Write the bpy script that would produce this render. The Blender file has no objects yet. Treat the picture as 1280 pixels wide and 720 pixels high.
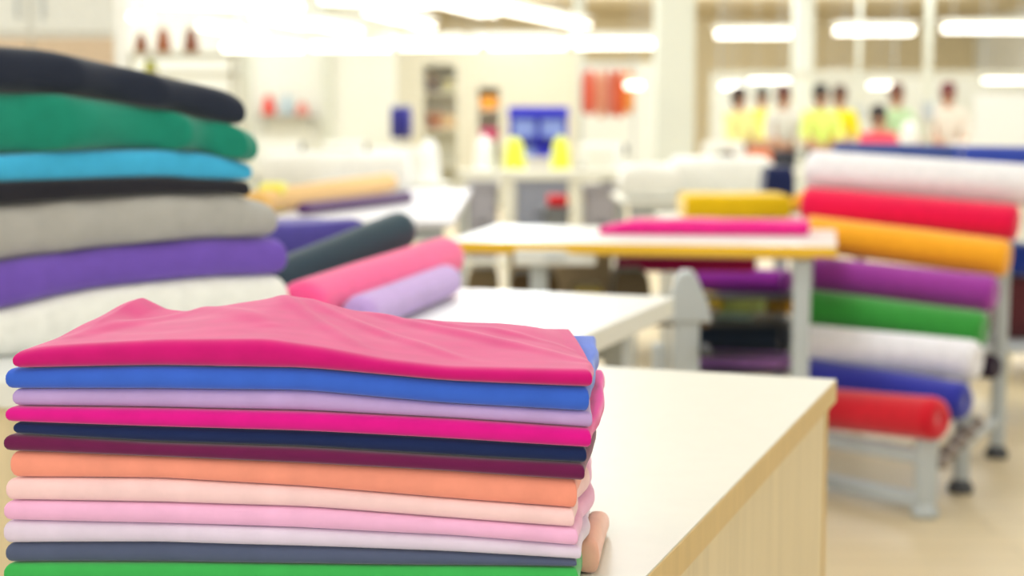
import bpy, math, random
import numpy as np
from mathutils import Vector, Matrix, noise
random.seed(7)
sc = bpy.context.scene
COL = sc.collection

# ------------------------------------------------------------------ camera
H = 1.40
THETA = math.atan(210 / 1950.0)
FPX = 1950.0
cd = bpy.data.cameras.new('camera'); cam = bpy.data.objects.new('camera', cd); COL.objects.link(cam)
cam.location = (0, 0, H); cam.rotation_euler = (math.pi / 2 - THETA, 0, 0)
cd.sensor_width = 36; cd.lens = FPX * 36 / 1280; cd.clip_start = .02; cd.clip_end = 200
cd.dof.use_dof = True; cd.dof.focus_distance = 1.52; cd.dof.aperture_fstop = 3.7
sc.camera = cam

# ------------------------------------------------------------------ world, lights, exposure
w = bpy.data.worlds.new('world'); sc.world = w; w.use_nodes = True
w.node_tree.nodes['Background'].inputs[0].default_value = (.95, .98, 1, 1)
w.node_tree.nodes['Background'].inputs[1].default_value = .6
sc.view_settings.view_transform = 'Standard'; sc.view_settings.look = 'None'
sc.view_settings.exposure = 0.0; sc.view_settings.gamma = 1; sc.view_settings.use_curve_mapping = False
sc.cycles.use_denoising = True
sc.cycles.max_bounces = 8; sc.cycles.diffuse_bounces = 4
try:
    sc.cycles.sample_clamp_indirect = 6
except Exception: pass

def area(name, loc, rot, sx, sy, e, color=(1, 1, 1)):
    l = bpy.data.lights.new(name, 'AREA'); l.shape = 'RECTANGLE'; l.size = sx; l.size_y = sy
    l.energy = e; l.color = color
    o = bpy.data.objects.new(name, l); COL.objects.link(o); o.location = loc; o.rotation_euler = rot
    return o
CEIL = 4.3
for x, e in ((-4.6, 400), (0.0, 590), (4.6, 560), (8.4, 500)):
    area('ceiling_strip_light', (x, 22.0, CEIL - .12), (0, 0, 0), .7, 29, e * 1.22, (.86, .94, 1))
    area('ceiling_strip_light', (x, 2.6, CEIL - .12), (0, 0, 0), .7, 8.5, e * .20, (.86, .94, 1))
area('rear_fill_light', (-.3, -2.9, 2.0), (math.radians(90), 0, 0), 6.5, 2.6, 80, (.89, .95, 1))  # unseen front fill added behind the camera; the wall there has no window
area('far_wall_fill_light', (3.5, 36.6, CEIL - .2), (math.radians(58), 0, 0), 14, .8, 520, (.89, .95, 1))  # unseen fill lamp added to brighten the far wall and ceiling
area('side_area_light', (-5.7, 3.5, 2.2), (0, math.radians(-90), 0), 2.4, 7, 80, (.89, .95, 1))  # unseen area light along the solid left wall; no window is built there

# ------------------------------------------------------------------ pixel helpers (real distances, used to read positions off the photograph)
def ray(px, py):
    dx, dy = px - 640.0, 360.0 - py
    c, s = math.cos(THETA), math.sin(THETA)
    return Vector((dx, FPX * c + dy * s, -FPX * s + dy * c))
C0 = Vector((0, 0, H))
def at(px, py, Y):
    d = ray(px, py); return C0 + d * (Y / d.y)
def on(px, py, z):
    d = ray(px, py); return C0 + d * ((z - H) / d.z)
def hit(px, py, P, n):
    d = ray(px, py); return C0 + d * ((P - C0).dot(n) / d.dot(n))

# ------------------------------------------------------------------ materials
_m = {}
def lin(c):
    return tuple(((v / 255) / 12.92 if v / 255 <= .04045 else ((v / 255 + .055) / 1.055) ** 2.4) for v in c)
def mat(name, rgb, rough=.6, kind='plain', metal=0.0, vary=.06, scale=30.0, bump=.0):
    if name in _m: return _m[name]
    m = bpy.data.materials.new(name); m.use_nodes = True; nt = m.node_tree; N = nt.nodes; L = nt.links
    b = N['Principled BSDF']; b.inputs['Roughness'].default_value = rough; b.inputs['Metallic'].default_value = metal
    c = lin(rgb)
    tc = N.new('ShaderNodeTexCoord'); no = N.new('ShaderNodeTexNoise'); no.inputs['Scale'].default_value = scale
    no.inputs['Detail'].default_value = 4
    mp = N.new('ShaderNodeMapping'); L.new(tc.outputs['Object'], mp.inputs[0]); L.new(mp.outputs[0], no.inputs['Vector'])
    rp = N.new('ShaderNodeValToRGB'); e = rp.color_ramp.elements
    e[0].position = .3; e[1].position = .7
    e[0].color = tuple(v * (1 - vary) for v in c) + (1,); e[1].color = tuple(min(1, v * (1 + vary)) for v in c) + (1,)
    L.new(no.outputs['Fac'], rp.inputs[0]); L.new(rp.outputs[0], b.inputs['Base Color'])
    if kind == 'fabric':
        b.inputs['Sheen Weight'].default_value = .36; b.inputs['Sheen Roughness'].default_value = .5
        b.inputs['Specular IOR Level'].default_value = .15
        wv = N.new('ShaderNodeTexNoise'); wv.inputs['Scale'].default_value = 900
        L.new(tc.outputs['Object'], wv.inputs['Vector'])
        bp = N.new('ShaderNodeBump'); bp.inputs['Strength'].default_value = .12; bp.inputs['Distance'].default_value = .0006
        L.new(wv.outputs['Fac'], bp.inputs['Height']); L.new(bp.outputs[0], b.inputs['Normal'])
    if kind == 'wood':
        mp.inputs['Scale'].default_value = (14, 14, .7) if bump == 0 else (1, 1, 1)
        no.inputs['Scale'].default_value = 3; no.inputs['Distortion'].default_value = .6
    if kind == 'planks':
        br = N.new('ShaderNodeTexBrick'); br.inputs['Scale'].default_value = 1
        br.inputs['Brick Width'].default_value = 1.4; br.inputs['Row Height'].default_value = .18
        br.inputs['Mortar Size'].default_value = .004
        br.inputs['Color1'].default_value = c + (1,); br.inputs['Color2'].default_value = tuple(v * .93 for v in c) + (1,)
        br.inputs['Mortar'].default_value = tuple(v * .7 for v in c) + (1,)
        L.new(tc.outputs['Object'], br.inputs['Vector'])
        mx = N.new('ShaderNodeMixRGB'); mx.blend_type = 'MULTIPLY'; mx.inputs[0].default_value = .35
        L.new(br.outputs['Color'], mx.inputs[1]); L.new(rp.outputs[0], mx.inputs[2]); L.new(mx.outputs[0], b.inputs['Base Color'])
    if kind == 'emit':
        b.inputs['Emission Color'].default_value = c + (1,); b.inputs['Emission Strength'].default_value = bump
    _m[name] = m
    return m
def fab(name, rgb, **k): return mat('fabric_' + name, rgb, .85, 'fabric', **k)

WHITE = mat('white_laminate', (230, 231, 228), .35, vary=.01)
CREAM = mat('cream_laminate', (218, 215, 204), .42, vary=.015)
WOOD = mat('pale_wood', (224, 206, 170), .5, 'wood', vary=.07)
EDGE = mat('edge_wood', (214, 184, 128), .5, 'wood', vary=.06)
GREYM = mat('grey_painted_metal', (186, 192, 196), .45, vary=.03, scale=8)
DARKM = mat('dark_metal', (70, 72, 78), .5, vary=.1)
CARD = mat('cardboard', (190, 160, 120), .8, vary=.08)

# ------------------------------------------------------------------ mesh builder
_W = {}
def wm(o):
    if o is None: return Matrix.Identity(4)
    M = Matrix.LocRotScale(o.location, o.rotation_euler, o.scale)
    return wm(o.parent) @ M
class MB:
    def __init__(s): s.v = []; s.f = []
    def add(s, vs, fs):
        n = len(s.v); s.v += [Vector(v) for v in vs]; s.f += [tuple(i + n for i in f) for f in fs]; return s
    def box(s, c, size, ax=None):
        hx, hy, hz = (v / 2 for v in size)
        X, Y, Z = ax or (Vector((1, 0, 0)), Vector((0, 1, 0)), Vector((0, 0, 1)))
        c = Vector(c); vs = [c + X * (a * hx) + Y * (b * hy) + Z * (d * hz) for d in (-1, 1) for b in (-1, 1) for a in (-1, 1)]
        return s.add(vs, [(0, 2, 3, 1), (4, 5, 7, 6), (0, 1, 5, 4), (2, 6, 7, 3), (0, 4, 6, 2), (1, 3, 7, 5)])
    def bar(s, p, q, a, b, up=(0, 0, 1)):
        p, q = Vector(p), Vector(q); d = (q - p); L = d.length; d.normalize()
        u = Vector(up)
        if abs(d.dot(u)) > .95: u = Vector((0, 1, 0))
        x = d.cross(u).normalized(); y = x.cross(d).normalized()
        return s.box((p + q) / 2, (a, L, b), (x, d, y))
    def tube(s, p, q, r, r2=None, n=16):
        p, q = Vector(p), Vector(q); r2 = r if r2 is None else r2
        d = (q - p).normalized(); u = Vector((0, 0, 1)) if abs(d.z) < .95 else Vector((1, 0, 0))
        x = d.cross(u).normalized(); y = x.cross(d).normalized(); vs = []
        for c, rr in ((p, r), (q, r2)):
            vs += [c + x * (rr * math.cos(2 * math.pi * i / n)) + y * (rr * math.sin(2 * math.pi * i / n)) for i in range(n)]
        fs = [(i, (i + 1) % n, n + (i + 1) % n, n + i) for i in range(n)] + [tuple(range(n))[::-1], tuple(range(n, 2 * n))]
        return s.add(vs, fs)
    def lathe(s, c, prof, n=24, sx=1, sy=1, ax=None):
        X, Y, Z = ax or (Vector((1, 0, 0)), Vector((0, 1, 0)), Vector((0, 0, 1)))
        c = Vector(c); vs = []
        for r, z in prof:
            vs += [c + X * (r * sx * math.cos(2 * math.pi * i / n)) + Y * (r * sy * math.sin(2 * math.pi * i / n)) + Z * z for i in range(n)]
        fs = []
        for k in range(len(prof) - 1):
            fs += [(k * n + i, k * n + (i + 1) % n, (k + 1) * n + (i + 1) % n, (k + 1) * n + i) for i in range(n)]
        fs += [tuple(range(n))[::-1], tuple(range((len(prof) - 1) * n, len(prof) * n))]
        return s.add(vs, fs)
    def sweep(s, pts, radii, n=14, sq=1.0):
        pts = [Vector(p) for p in pts]; vs = []; m = len(pts)
        for k, p in enumerate(pts):
            d = (pts[min(k + 1, m - 1)] - pts[max(k - 1, 0)]).normalized()
            u = Vector((0, 0, 1)) if abs(d.z) < .9 else Vector((1, 0, 0))
            x = d.cross(u).normalized(); y = x.cross(d).normalized(); r = radii[k] if hasattr(radii, '__len__') else radii
            vs += [p + x * (r * math.cos(2 * math.pi * i / n)) + y * (r * sq * math.sin(2 * math.pi * i / n)) for i in range(n)]
        fs = []
        for k in range(m - 1):
            fs += [(k * n + i, k * n + (i + 1) % n, (k + 1) * n + (i + 1) % n, (k + 1) * n + i) for i in range(n)]
        fs += [tuple(range(n))[::-1], tuple(range((m - 1) * n, m * n))]
        return s.add(vs, fs)
    def build(s, name, m, parent=None, smooth=False, bevel=0, subsurf=0):
        me = bpy.data.meshes.new(name)
        if parent is None:
            a = np.array([tuple(v) for v in s.v])
            base = Vector(((a[:, 0].min() + a[:, 0].max()) / 2, (a[:, 1].min() + a[:, 1].max()) / 2, a[:, 2].min()))
            vs = [v - base for v in s.v]
        else:
            inv = wm(parent).inverted(); vs = [inv @ v for v in s.v]
        me.from_pydata([tuple(v) for v in vs], [], s.f); me.update()
        import bmesh
        bm = bmesh.new(); bm.from_mesh(me); bmesh.ops.recalc_face_normals(bm, faces=bm.faces); bm.to_mesh(me); bm.free()
        me.materials.append(m)
        o = bpy.data.objects.new(name, me); COL.objects.link(o)
        if parent is None: o.location = base
        else: o.parent = parent
        if smooth:
            for p in me.polygons: p.use_smooth = True
        if bevel:
            b = o.modifiers.new('bevel', 'BEVEL'); b.width = bevel; b.segments = 2; b.limit_method = 'ANGLE'
        if subsurf:
            b = o.modifiers.new('sub', 'SUBSURF'); b.levels = subsurf; b.render_levels = subsurf
        return o
def tag(o, label, cat, group=None):
    o['label'] = label; o['category'] = cat
    if group: o['group'] = group
    return o
def thing(name, loc, label, cat, group=None, rz=0):
    o = bpy.data.objects.new(name, None); o.empty_display_size = .1; COL.objects.link(o)
    o.location = loc; o.rotation_euler = (0, 0, rz)
    return tag(o, label, cat, group)
def struct(o): o['kind'] = 'structure'; return o
def V(x, y, z=0): return Vector((x, y, z))

# ------------------------------------------------------------------ the room
X0, X1, Y0, Y1 = -6.0, 13.5, -3.2, 46.0
FLOOR = mat('floor_vinyl', (222, 207, 176), .45, 'planks', vary=.05, scale=2)
WALLC = mat('wall_cream', (222, 206, 168), .8, vary=.03, scale=1)
WALLW = mat('wall_white', (238, 238, 230), .8, vary=.02, scale=1)
CEILM = mat('ceiling_tan', (222, 208, 176), .8, vary=.04, scale=1)
def sbox(name, c, size, m): return struct(MB().box(c, size).build(name, m))
sbox('floor', ((X0 + X1) / 2, (Y0 + Y1) / 2, -.05), (X1 - X0 + .4, Y1 - Y0 + .4, .1), FLOOR)
sbox('ceiling', ((X0 + X1) / 2, (Y0 + Y1) / 2, CEIL + .05), (X1 - X0 + .4, Y1 - Y0 + .4, .1), CEILM)
sbox('wall_back', ((X0 + X1) / 2, Y1 + .1, CEIL / 2), (X1 - X0 + .4, .2, CEIL), WALLC)
sbox('wall_left', (X0 - .1, (Y0 + Y1) / 2, CEIL / 2), (.2, Y1 - Y0, CEIL), WALLW)
sbox('wall_right', (X1 + .1, (Y0 + Y1) / 2, CEIL / 2), (.2, Y1 - Y0, CEIL), WALLW)
sbox('wall_front', ((X0 + X1) / 2, Y0 - .1, CEIL / 2), (X1 - X0 + .4, .2, CEIL), WALLW)
sbox('baseboard_back', ((X0 + X1) / 2, Y1 - .02, .06), (X1 - X0, .03, .12), WALLW)
# structural columns
COLM = mat('column_cream', (220, 222, 210), .7, vary=.02, scale=1)
def column(pxl, pxr, Y, n):
    a, b = at(pxl, 150, Y).x, at(pxr, 150, Y).x; wd = b - a; cx = (a + b) / 2
    mb = MB().box((cx, Y + wd / 2, CEIL / 2), (wd, wd, CEIL)).box((cx, Y + wd / 2, .1), (wd + .04, wd + .04, .2))
    return struct(mb.build('trim_%d' % n, COLM, bevel=.02))
column(820, 868, 15.5, 1)
column(992, 1016, 30, 2)
column(716, 730, 30, 3)

# partitions that divide the far hall
struct(MB().box((at(395, 150, 27).x, 27.1, CEIL / 2), (at(490, 150, 27).x - at(290, 150, 27).x, .15, CEIL)).build('wall_partition', WALLW))
sbox('trim_4', (at(409, 150, 26.9).x, 26.95, CEIL / 2), (.14, .12, CEIL), COLM)
sbox('trim_5', (at(309, 150, 26.9).x, 26.95, CEIL / 2), (.14, .12, CEIL), COLM)

# ------------------------------------------------------------------ cloth slabs
def E(d, r):
    q = min(max(d / r, 0), 1); return math.sqrt(max(0, 1 - (1 - q) ** 2))
def slab(name, m, F, W, D, r=.01, ns=70, nt=26, parent=None, rs=1.0):
    S = [.5 - .5 * math.cos(math.pi * i / ns) for i in range(ns + 1)]
    T = [.5 - .5 * math.cos(math.pi * i / nt) for i in range(nt + 1)]
    mb = MB(); top = {}; bot = {}
    for i, s in enumerate(S):
        for j, t in enumerate(T):
            x, y, zb, zt = F(s, t)
            q = max(1 - min(s * W / (r * rs), 1), 1 - min((1 - s) * W / (r * rs), 1), 1 - min(t * D / r, 1), 1 - min((1 - t) * D / r, 1))
            e = max(0, 1 - q ** 2.4) ** (1 / 2.4)
            mid, hf = (zb + zt) / 2, (zt - zb) / 2
            k = len(mb.v)
            if i in (0, ns) or j in (0, nt):
                mb.v.append(V(x, y, mid)); top[i, j] = bot[i, j] = k
            else:
                mb.v.append(V(x, y, mid + hf * e)); mb.v.append(V(x, y, mid - hf * e)); top[i, j] = k; bot[i, j] = k + 1
    for i in range(ns):
        for j in range(nt):
            mb.f.append((top[i, j], top[i + 1, j], top[i + 1, j + 1], top[i, j + 1]))
            mb.f.append((bot[i, j], bot[i, j + 1], bot[i + 1, j + 1], bot[i + 1, j]))
    return mb.build(name, m, parent, smooth=True)
def curve(pts, blur=22):
    xs = [p[0] for p in pts]; ys = [p[1] for p in pts]
    def f1(x):
        if x < xs[0]: return ys[0] + (x - xs[0]) * (ys[1] - ys[0]) / (xs[1] - xs[0])
        if x > xs[-1]: return ys[-1] + (x - xs[-1]) * (ys[-1] - ys[-2]) / (xs[-1] - xs[-2])
        return float(np.interp(x, xs, ys))
    return lambda x: sum(f1(x + blur * k / 4) for k in range(-4, 5)) / 9
def sm(t): t = min(max(t, 0), 1); return t * t * (3 - 2 * t)
def nz(*a): return noise.noise(Vector(a))

def zline(pts, P, wv, n, lo, hi, blur=22):
    """height over distance along a stack's front, read from the photo"""
    f = curve(pts, blur); q = []
    for px in np.linspace(lo, hi, 90):
        h = hit(px, f(px), P, n); q.append(((h - P).dot(wv), h.z))
    a = [v[0] for v in q]; b = [v[1] for v in q]
    return lambda u: float(np.interp(u, a, b))
def ualong(px, P, wv, n): return (hit(px, 400, P, n) - P).dot(wv)

TZ = .95      # table-top height
AZ = math.atan(719 / 1961.0)
U = V(math.sin(AZ), math.cos(AZ)); VL = V(-math.cos(AZ), math.sin(AZ)); Z = V(0, 0, 1)

# ---- near cabinet table
C1 = on(1046, 474, TZ)
def tp(a, p, z): return V(C1.x, C1.y) + U * a + VL * p + Z * z
TW, TLEN = .578, 2.3
AX = (U, VL, Z)
t = thing('cutting_table', tp(-TLEN / 2, TW / 2, 0), 'pale wooden cabinet table with cream laminate top holding the sharp front stack', 'table')
MB().box(tp(-TLEN / 2, TW / 2, TZ - .021), (TLEN, TW, .038), AX).build('tabletop', EDGE, t, bevel=.0015)
o = MB().box(tp(-TLEN / 2, TW / 2, TZ - .001), (TLEN - .002, TW - .002, .002), AX).build('laminate', CREAM, t); o['label'] = 'cream laminate top surface'
MB().box(tp(-TLEN / 2 - .01, .013 + .009, (TZ - .04 + .1) / 2), (TLEN - .06, .018, TZ - .04 - .1), AX).build('side_panel', WOOD, t, bevel=.001)
MB().box(tp(-TLEN / 2 - .01, TW - .022, (TZ - .04 + .1) / 2), (TLEN - .06, .018, TZ - .04 - .1), AX).build('side_panel', WOOD, t, bevel=.001)
MB().box(tp(-.031, TW / 2, (TZ - .04) / 2), (.018, TW - .02, TZ - .04), AX).build('end_panel', EDGE, t, bevel=.001)
MB().box(tp(-TLEN + .03, TW / 2, (TZ - .04) / 2), (.018, TW - .06, TZ - .04), AX).build('end_panel', WOOD, t, bevel=.001)
MB().box(tp(-TLEN / 2 - .01, TW / 2, .05), (TLEN - .08, TW - .06, .1), AX).build('plinth', EDGE, t)

# ---- middle white table
C2 = on(843, 371, TZ)
def mp(a, p, z): return V(C2.x, C2.y) + U * a + VL * p + Z * z
MD, ML = 1.66, 2.3
t = thing('packing_table', mp(-MD / 2, ML / 2, 0), 'white topped work table carrying the tall left stack and three slanting rolls', 'table')
MB().box(mp(-MD / 2, ML / 2, TZ - .025), (MD, ML, .05), AX).build('tabletop', WHITE, t, bevel=.004)
MB().box(mp(-MD + .03, ML / 2 + .02, (TZ - .05) / 2 + .03), (.018, ML - .1, TZ - .11), AX).build('front_panel', WOOD, t)
MB().box(mp(-.12, ML / 2, TZ - .11), (.03, ML - .3, .08), AX).build('apron', GREYM, t)
MB().box(mp(-MD / 2 - .1, .12, TZ - .11), (MD - .5, .03, .08), AX).build('apron', GREYM, t)
for a in (-.12, -MD + .1):
    for p in (.12, ML - .12):
        MB().box(mp(a, p, (TZ - .05) / 2), (.05, .05, TZ - .05), AX).build('leg', GREYM, t, bevel=.004)

# ------------------------------------------------------------------ FRONT STACK of folded fabric
a7 = math.radians(5.0)
SW = V(math.cos(a7), -math.sin(a7)); SN = V(math.sin(a7), math.cos(a7))
P0 = at(0, 600, 1.475); P0.z = 0
XS = [10, 200, 380, 560, 725]
def bl(*ys): return list(zip(XS, ys))
B = [bl(461, 458, 461, 477, 484), bl(487, 487, 490, 506, 515), bl(509, 512, 516, 525, 536), bl(528, 535, 540, 550, 560),
     bl(544, 555, 561, 572, 581), bl(565, 572, 580, 590, 602), bl(599, 600, 611, 626, 639), bl(627, 630, 636, 650, 662),
     bl(652, 656, 662, 671, 684), bl(681, 680, 685, 692, 702), bl(706, 706, 708, 710, 712), None]
ZB = [zline(b, P0, SW, SN, -40, 800) if b else (lambda u: TZ + .0005) for b in B]
lv = [np.mean([z(u) for u in np.linspace(.02, .5, 12)]) for z in ZB]
def bz(k, u, tt):
    f = ZB[k](u); return f + (lv[k] - f) * sm(tt) * .8
LAY = [  # name, colour, left px, right px, depth, front shift, back flare, label
 ('blue', (56, 100, 208), 4, 737, .30, .000, .006, 'royal blue folded fabric directly under the crumpled pink top piece'),
 ('lilac', (190, 160, 214), 10, 741, .29, .004, -.004, 'lilac folded fabric in the front stack between royal blue and magenta'),
 ('magenta', (222, 8, 140), 3, 740, .31, -.001, .010, 'bright magenta folded fabric in the front stack above the navy one'),
 ('navy', (20, 38, 86), 10, 734, .28, .004, -.010, 'dark navy folded fabric in the front stack between magenta and maroon'),
 ('maroon', (104, 18, 72), -1, 732, .31, -.001, .008, 'dark maroon folded fabric in the front stack just above the peach one'),
 ('peach', (246, 152, 128), 5, 722, .29, .003, .004, 'salmon peach folded fabric, thickest flat layer of the front stack'),
 ('blush', (248, 206, 206), -1, 719, .29, .002, .008, 'pale blush pink folded fabric right below the peach one'),
 ('candy_pink', (242, 180, 216), -4, 724, .29, .000, .010, 'candy pink folded fabric between the blush and the pale lavender ones'),
 ('lavender', (226, 208, 228), -6, 728, .29, .001, .006, 'pale lavender folded fabric resting on the slate grey one'),
 ('slate', (84, 92, 120), -6, 722, .28, .004, -.002, 'slate grey folded fabric just above the green bottom layer'),
 ('green', (60, 176, 82), -8, 725, .29, .001, .004, 'bright green folded fabric at the very bottom of the front stack')]
for k, (nm, rgb, xl, xr, D, sh, fl, lab) in enumerate(LAY):
    ul, ur = ualong(xl, P0, SW, SN), ualong(xr, P0, SW, SN)
    def F(s, tt, k=k, ul=ul, ur=ur, D=D, sh=sh, fl=fl):
        l = ul + .06 * tt + .005 * nz(tt * 3, k, 1) * sm(tt * 3); r = ur + fl * 1.4 * sm(tt * 1.8) - .012 * tt + .006 * nz(tt * 5, k, 2) * sm(tt * 3)
        u = l + (r - l) * s
        d = sh + D * tt + .0025 * nz(u * 7, k * 3.1, .5) * (1 - tt)
        p = P0 + SW * u + SN * d
        e = .0012 * (nz(u * 11, k * 5.3, tt * 4))
        lo = bz(k + 1, u, tt) + .0003; hi = bz(k, u, tt) - .0003
        return p.x, p.y, lo, hi
    o = slab('folded_fabric', fab(nm, rgb), F, ur - ul, D, r=.0085, ns=80, nt=36, rs=.7)
    tag(o, lab, 'fabric', 'folded fabrics in the front stack')
# crumpled pink top piece
PD = .31
ul, ur = ualong(17, P0, SW, SN), ualong(741, P0, SW, SN)
rim = zline([(18, 440), (45, 434), (100, 430), (200, 425), (330, 424), (400, 434), (480, 449), (560, 458), (650, 460), (741, 462)], P0, SW, SN, -10, 800, 14)
PB = P0 + SN * (PD * .82)
sil = zline([(100, 424), (112, 410), (128, 396), (150, 383), (168, 374), (177, 371), (186, 376), (204, 386), (230, 389), (270, 384), (300, 378), (340, 372), (362, 370), (392, 375), (430, 385), (470, 393), (510, 400), (560, 403), (620, 404), (660, 408), (700, 417), (735, 432)], PB, SW, SN, 60, 760, 2)
RIDGES = [((.30, .95), (.62, .05), .020, .0035), ((.47, 1.0), (.98, .25), .030, .0045), ((.42, .8), (.80, .10), .022, .003), ((.60, .9), (1.0, .5), .02, .002), ((.17, .8), (.06, .2), .03, .003), ((.17, .82), (.40, .30), .03, .004)]
def ridge(s, tt):
    z = 0
    for (a, b), (c, d), wd, hgt in RIDGES:
        vx, vy = (c - a) * .55, (d - b) * .31; L2 = vx * vx + vy * vy
        px, py = (s - a) * .55, (tt - b) * .31
        q = min(max((px * vx + py * vy) / L2, 0), 1)
        dd = (px - q * vx) ** 2 + (py - q * vy) ** 2
        z += hgt * math.exp(-dd / (wd * .45) ** 2) * (.3 + .7 * math.sin(math.pi * min(max(q, .05), .95)))
    return z
def F(s, tt):
    l = ul + .035 * tt; r = ur - .045 * max(0, tt - .15) ** 1.2
    u = l + (r - l) * s
    p = P0 + SW * u + SN * (-.004 + PD * tt + .003 * nz(u * 6, 4.4, 0) * (1 - tt))
    b = bz(0, u, tt) + .0003
    z0, z1 = rim(u), sil(u)
    if tt < .82: zz = z0 + (z1 - z0) * sm(tt / .82 * .9 + .1 * tt)
    else: zz = z1 - (z1 - b) * .55 * ((tt - .82) / .18) ** 1.6
    k = sm((tt - .03) / .2)
    zz += ridge(s, tt) * k + .0016 * nz(u * 14, tt * 6, 7) * k
    return p.x, p.y, b, max(zz, b + .006)
o = slab('folded_fabric', fab('hot_pink', (202, 6, 114)), F, ur - ul, PD, r=.013, rs=.7, ns=150, nt=90)
tag(o, 'crumpled hot pink fabric with a raised peak lying on top of the front stack', 'fabric', 'folded fabrics in the front stack')
# peach fold sticking up beside the stack
q = on(733, 735, TZ); q = q + SN * .04
def F(s, tt):
    u = (s - .5) * .022; p = q + SW * (u + .006 * tt) + SN * (tt * .16)
    top = TZ + .047 * (.75 + .25 * math.sin(tt * 3)) - .012 * tt
    return p.x, p.y, TZ + .001, top
o = slab('folded_fabric', fab('apricot', (240, 182, 158)), F, .022, .16, r=.010, ns=14, nt=30)
tag(o, 'small apricot cloth standing on edge beside the right end of the front stack', 'fabric')

# ------------------------------------------------------------------ TALL LEFT STACK
L1 = at(0, 450, 2.92); L1.z = 0
L2 = at(360, 380, 3.22); L2.z = 0
LW = (L2 - L1).normalized(); LN = V(-LW.y, LW.x)
LB = [[(-60, 55), (0, 56), (51, 60), (128, 75), (206, 94), (257, 105), (288, 113), (310, 124)],
      [(-60, 114), (0, 115), (77, 117), (154, 127), (231, 141), (293, 156), (323, 166)],
      [(-60, 196), (0, 193.5), (103, 188), (206, 187), (257, 191), (308, 203), (323, 207)],
      [(-60, 230), (0, 228), (103, 224), (206, 221), (247, 224), (319, 226)],
      [(-60, 262), (0, 257), (103, 248.5), (206, 243), (288, 242), (316, 248), (350, 256)],
      [(-60, 336), (0, 327), (103, 313), (206, 302), (283, 297), (355, 298)],
      [(-60, 398), (0, 389), (64, 374), (128, 362), (257, 348), (355, 345)], None]
LZ = [zline(b, L1, LW, LN, -80, 380, 14) if b else None for b in LB]
LLAY = [('ink', (34, 40, 56), 311, .44, 'charcoal black folded fabric on top of the tall left stack'),
        ('emerald', (20, 132, 108), 324, .46, 'emerald green puffy folded fabric in the tall left stack'),
        ('turquoise', (62, 172, 216), 319, .44, 'turquoise blue folded fabric in the tall left stack'),
        ('black', (34, 32, 40), 316, .43, 'thin black folded fabric between turquoise and grey in the left stack'),
        ('warm_grey', (172, 168, 162), 352, .46, 'warm grey thick folded fabric in the tall left stack'),
        ('violet', (112, 80, 178), 361, .46, 'violet folded fabric near the bottom of the tall left stack'),
        ('ivory', (240, 238, 230), 362, .48, 'ivory white folded fabric at the bottom of the tall left stack')]
ubase = ualong(-60, L1, LW, LN)
for k, (nm, rgb, xr, D, lab) in enumerate(LLAY):
    ur2 = ualong(xr, L1, LW, LN)
    def F(s, tt, k=k, ur2=ur2, D=D):
        u = ubase + (ur2 - ubase) * s + .012 * nz(tt * 4, k, 3) * sm(tt * 2)
        hi = LZ[k](u) - .0006
        lo = (LZ[k + 1](u) if LZ[k + 1] else TZ) + .0006
        if k == 6: lo = TZ + .001 ; hi = LZ[6](u) - .0006
        cr = (.030 if k == 1 else .008 if k in (0, 4) else .003) * (1 - abs(nz(u * 6 + tt * 3, k * 1.7, 4)) * 4) * sm(s * 3)
        p = L1 + LW * u + LN * (D * tt + .012 * nz(u * 2.2, k * 2.7, 9) * (1 - tt) - cr * (1 - tt))
        wr = .006 * max(0, nz(u * 7 + tt * 6, k * 4.1, 2)) * sm(tt * 4) * (1.0 if k in (1, 4) else .4)
        return p.x, p.y, lo, max(hi - wr, lo + .008)
    th = .035 if k in (0, 1, 4, 5) else .016
    if k == 6: th = .03
    o = slab('folded_fabric', fab(nm, rgb), F, ur2 - ubase, D, r=th, ns=90, nt=34)
    tag(o, lab, 'fabric', 'folded fabrics in the tall left stack')

# ------------------------------------------------------------------ fabric rolls
def roll(p, q, r, m, label, group=None, sq=1.0, core=False, seed=0, sag=0.0, cat='fabric roll', name='fabric_roll'):
    p, q = Vector(p), Vector(q); d = q - p; L = d.length; d.normalize()
    x = d.cross(Z).normalized(); y = x.cross(d).normalized(); n = 40; vs = []; rc = r * .10
    st = [(0, rc), (0, r * .60), (.005, r * .80), (.016, r * .94), (.034, r)]
    prof = st + [(L * (i / 16), r) for i in range(1, 16)] + [(L - a, b) for a, b in reversed(st)]
    prof = [(0.03, rc)] + prof + [(L - .03, rc)]
    for a, rr in prof:
        c = p + d * a - Z * (sag * math.sin(math.pi * min(max(a / L, 0), 1)))
        for i in range(n):
            th = 2 * math.pi * i / n
            w_ = 1 + (.035 * nz(a * 3 + seed, math.cos(th) * 1.5, math.sin(th) * 1.5) if rr > rc * 1.5 else 0)
            vs.append(c + x * (rr * w_ * math.cos(th)) + y * (rr * sq * w_ * math.sin(th)))
    fs = []
    for k in range(len(prof) - 1):
        fs += [(k * n + i, k * n + (i + 1) % n, (k + 1) * n + (i + 1) % n, (k + 1) * n + i) for i in range(n)]
    fs += [tuple(range(n))[::-1], tuple(range((len(prof) - 1) * n, len(prof) * n))]
    o = MB().add(vs, fs).build(name, m, smooth=True)
    tag(o, label, cat, group)
    if core:
        c = MB().tube(q - d * .028, q + d * .004, rc * .97, n=20).build('cardboard_core', CARD, o)
    return o
G = 'slanting rolls on the white table'
roll(V(-.325, 3.24, TZ + .043), V(on(583, 370, TZ).x - .045, 3.97, TZ + .043), .041, fab('mauve', (190, 156, 218)), 'lilac fabric roll lying lowest on the white middle table', G, seed=1)
roll(V(-.445, 3.22, 1.010), at(559, 321, 4.2), .057, fab('coral_pink', (250, 84, 146)), 'coral pink fabric roll lying across the lilac one', G, seed=2)
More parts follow.
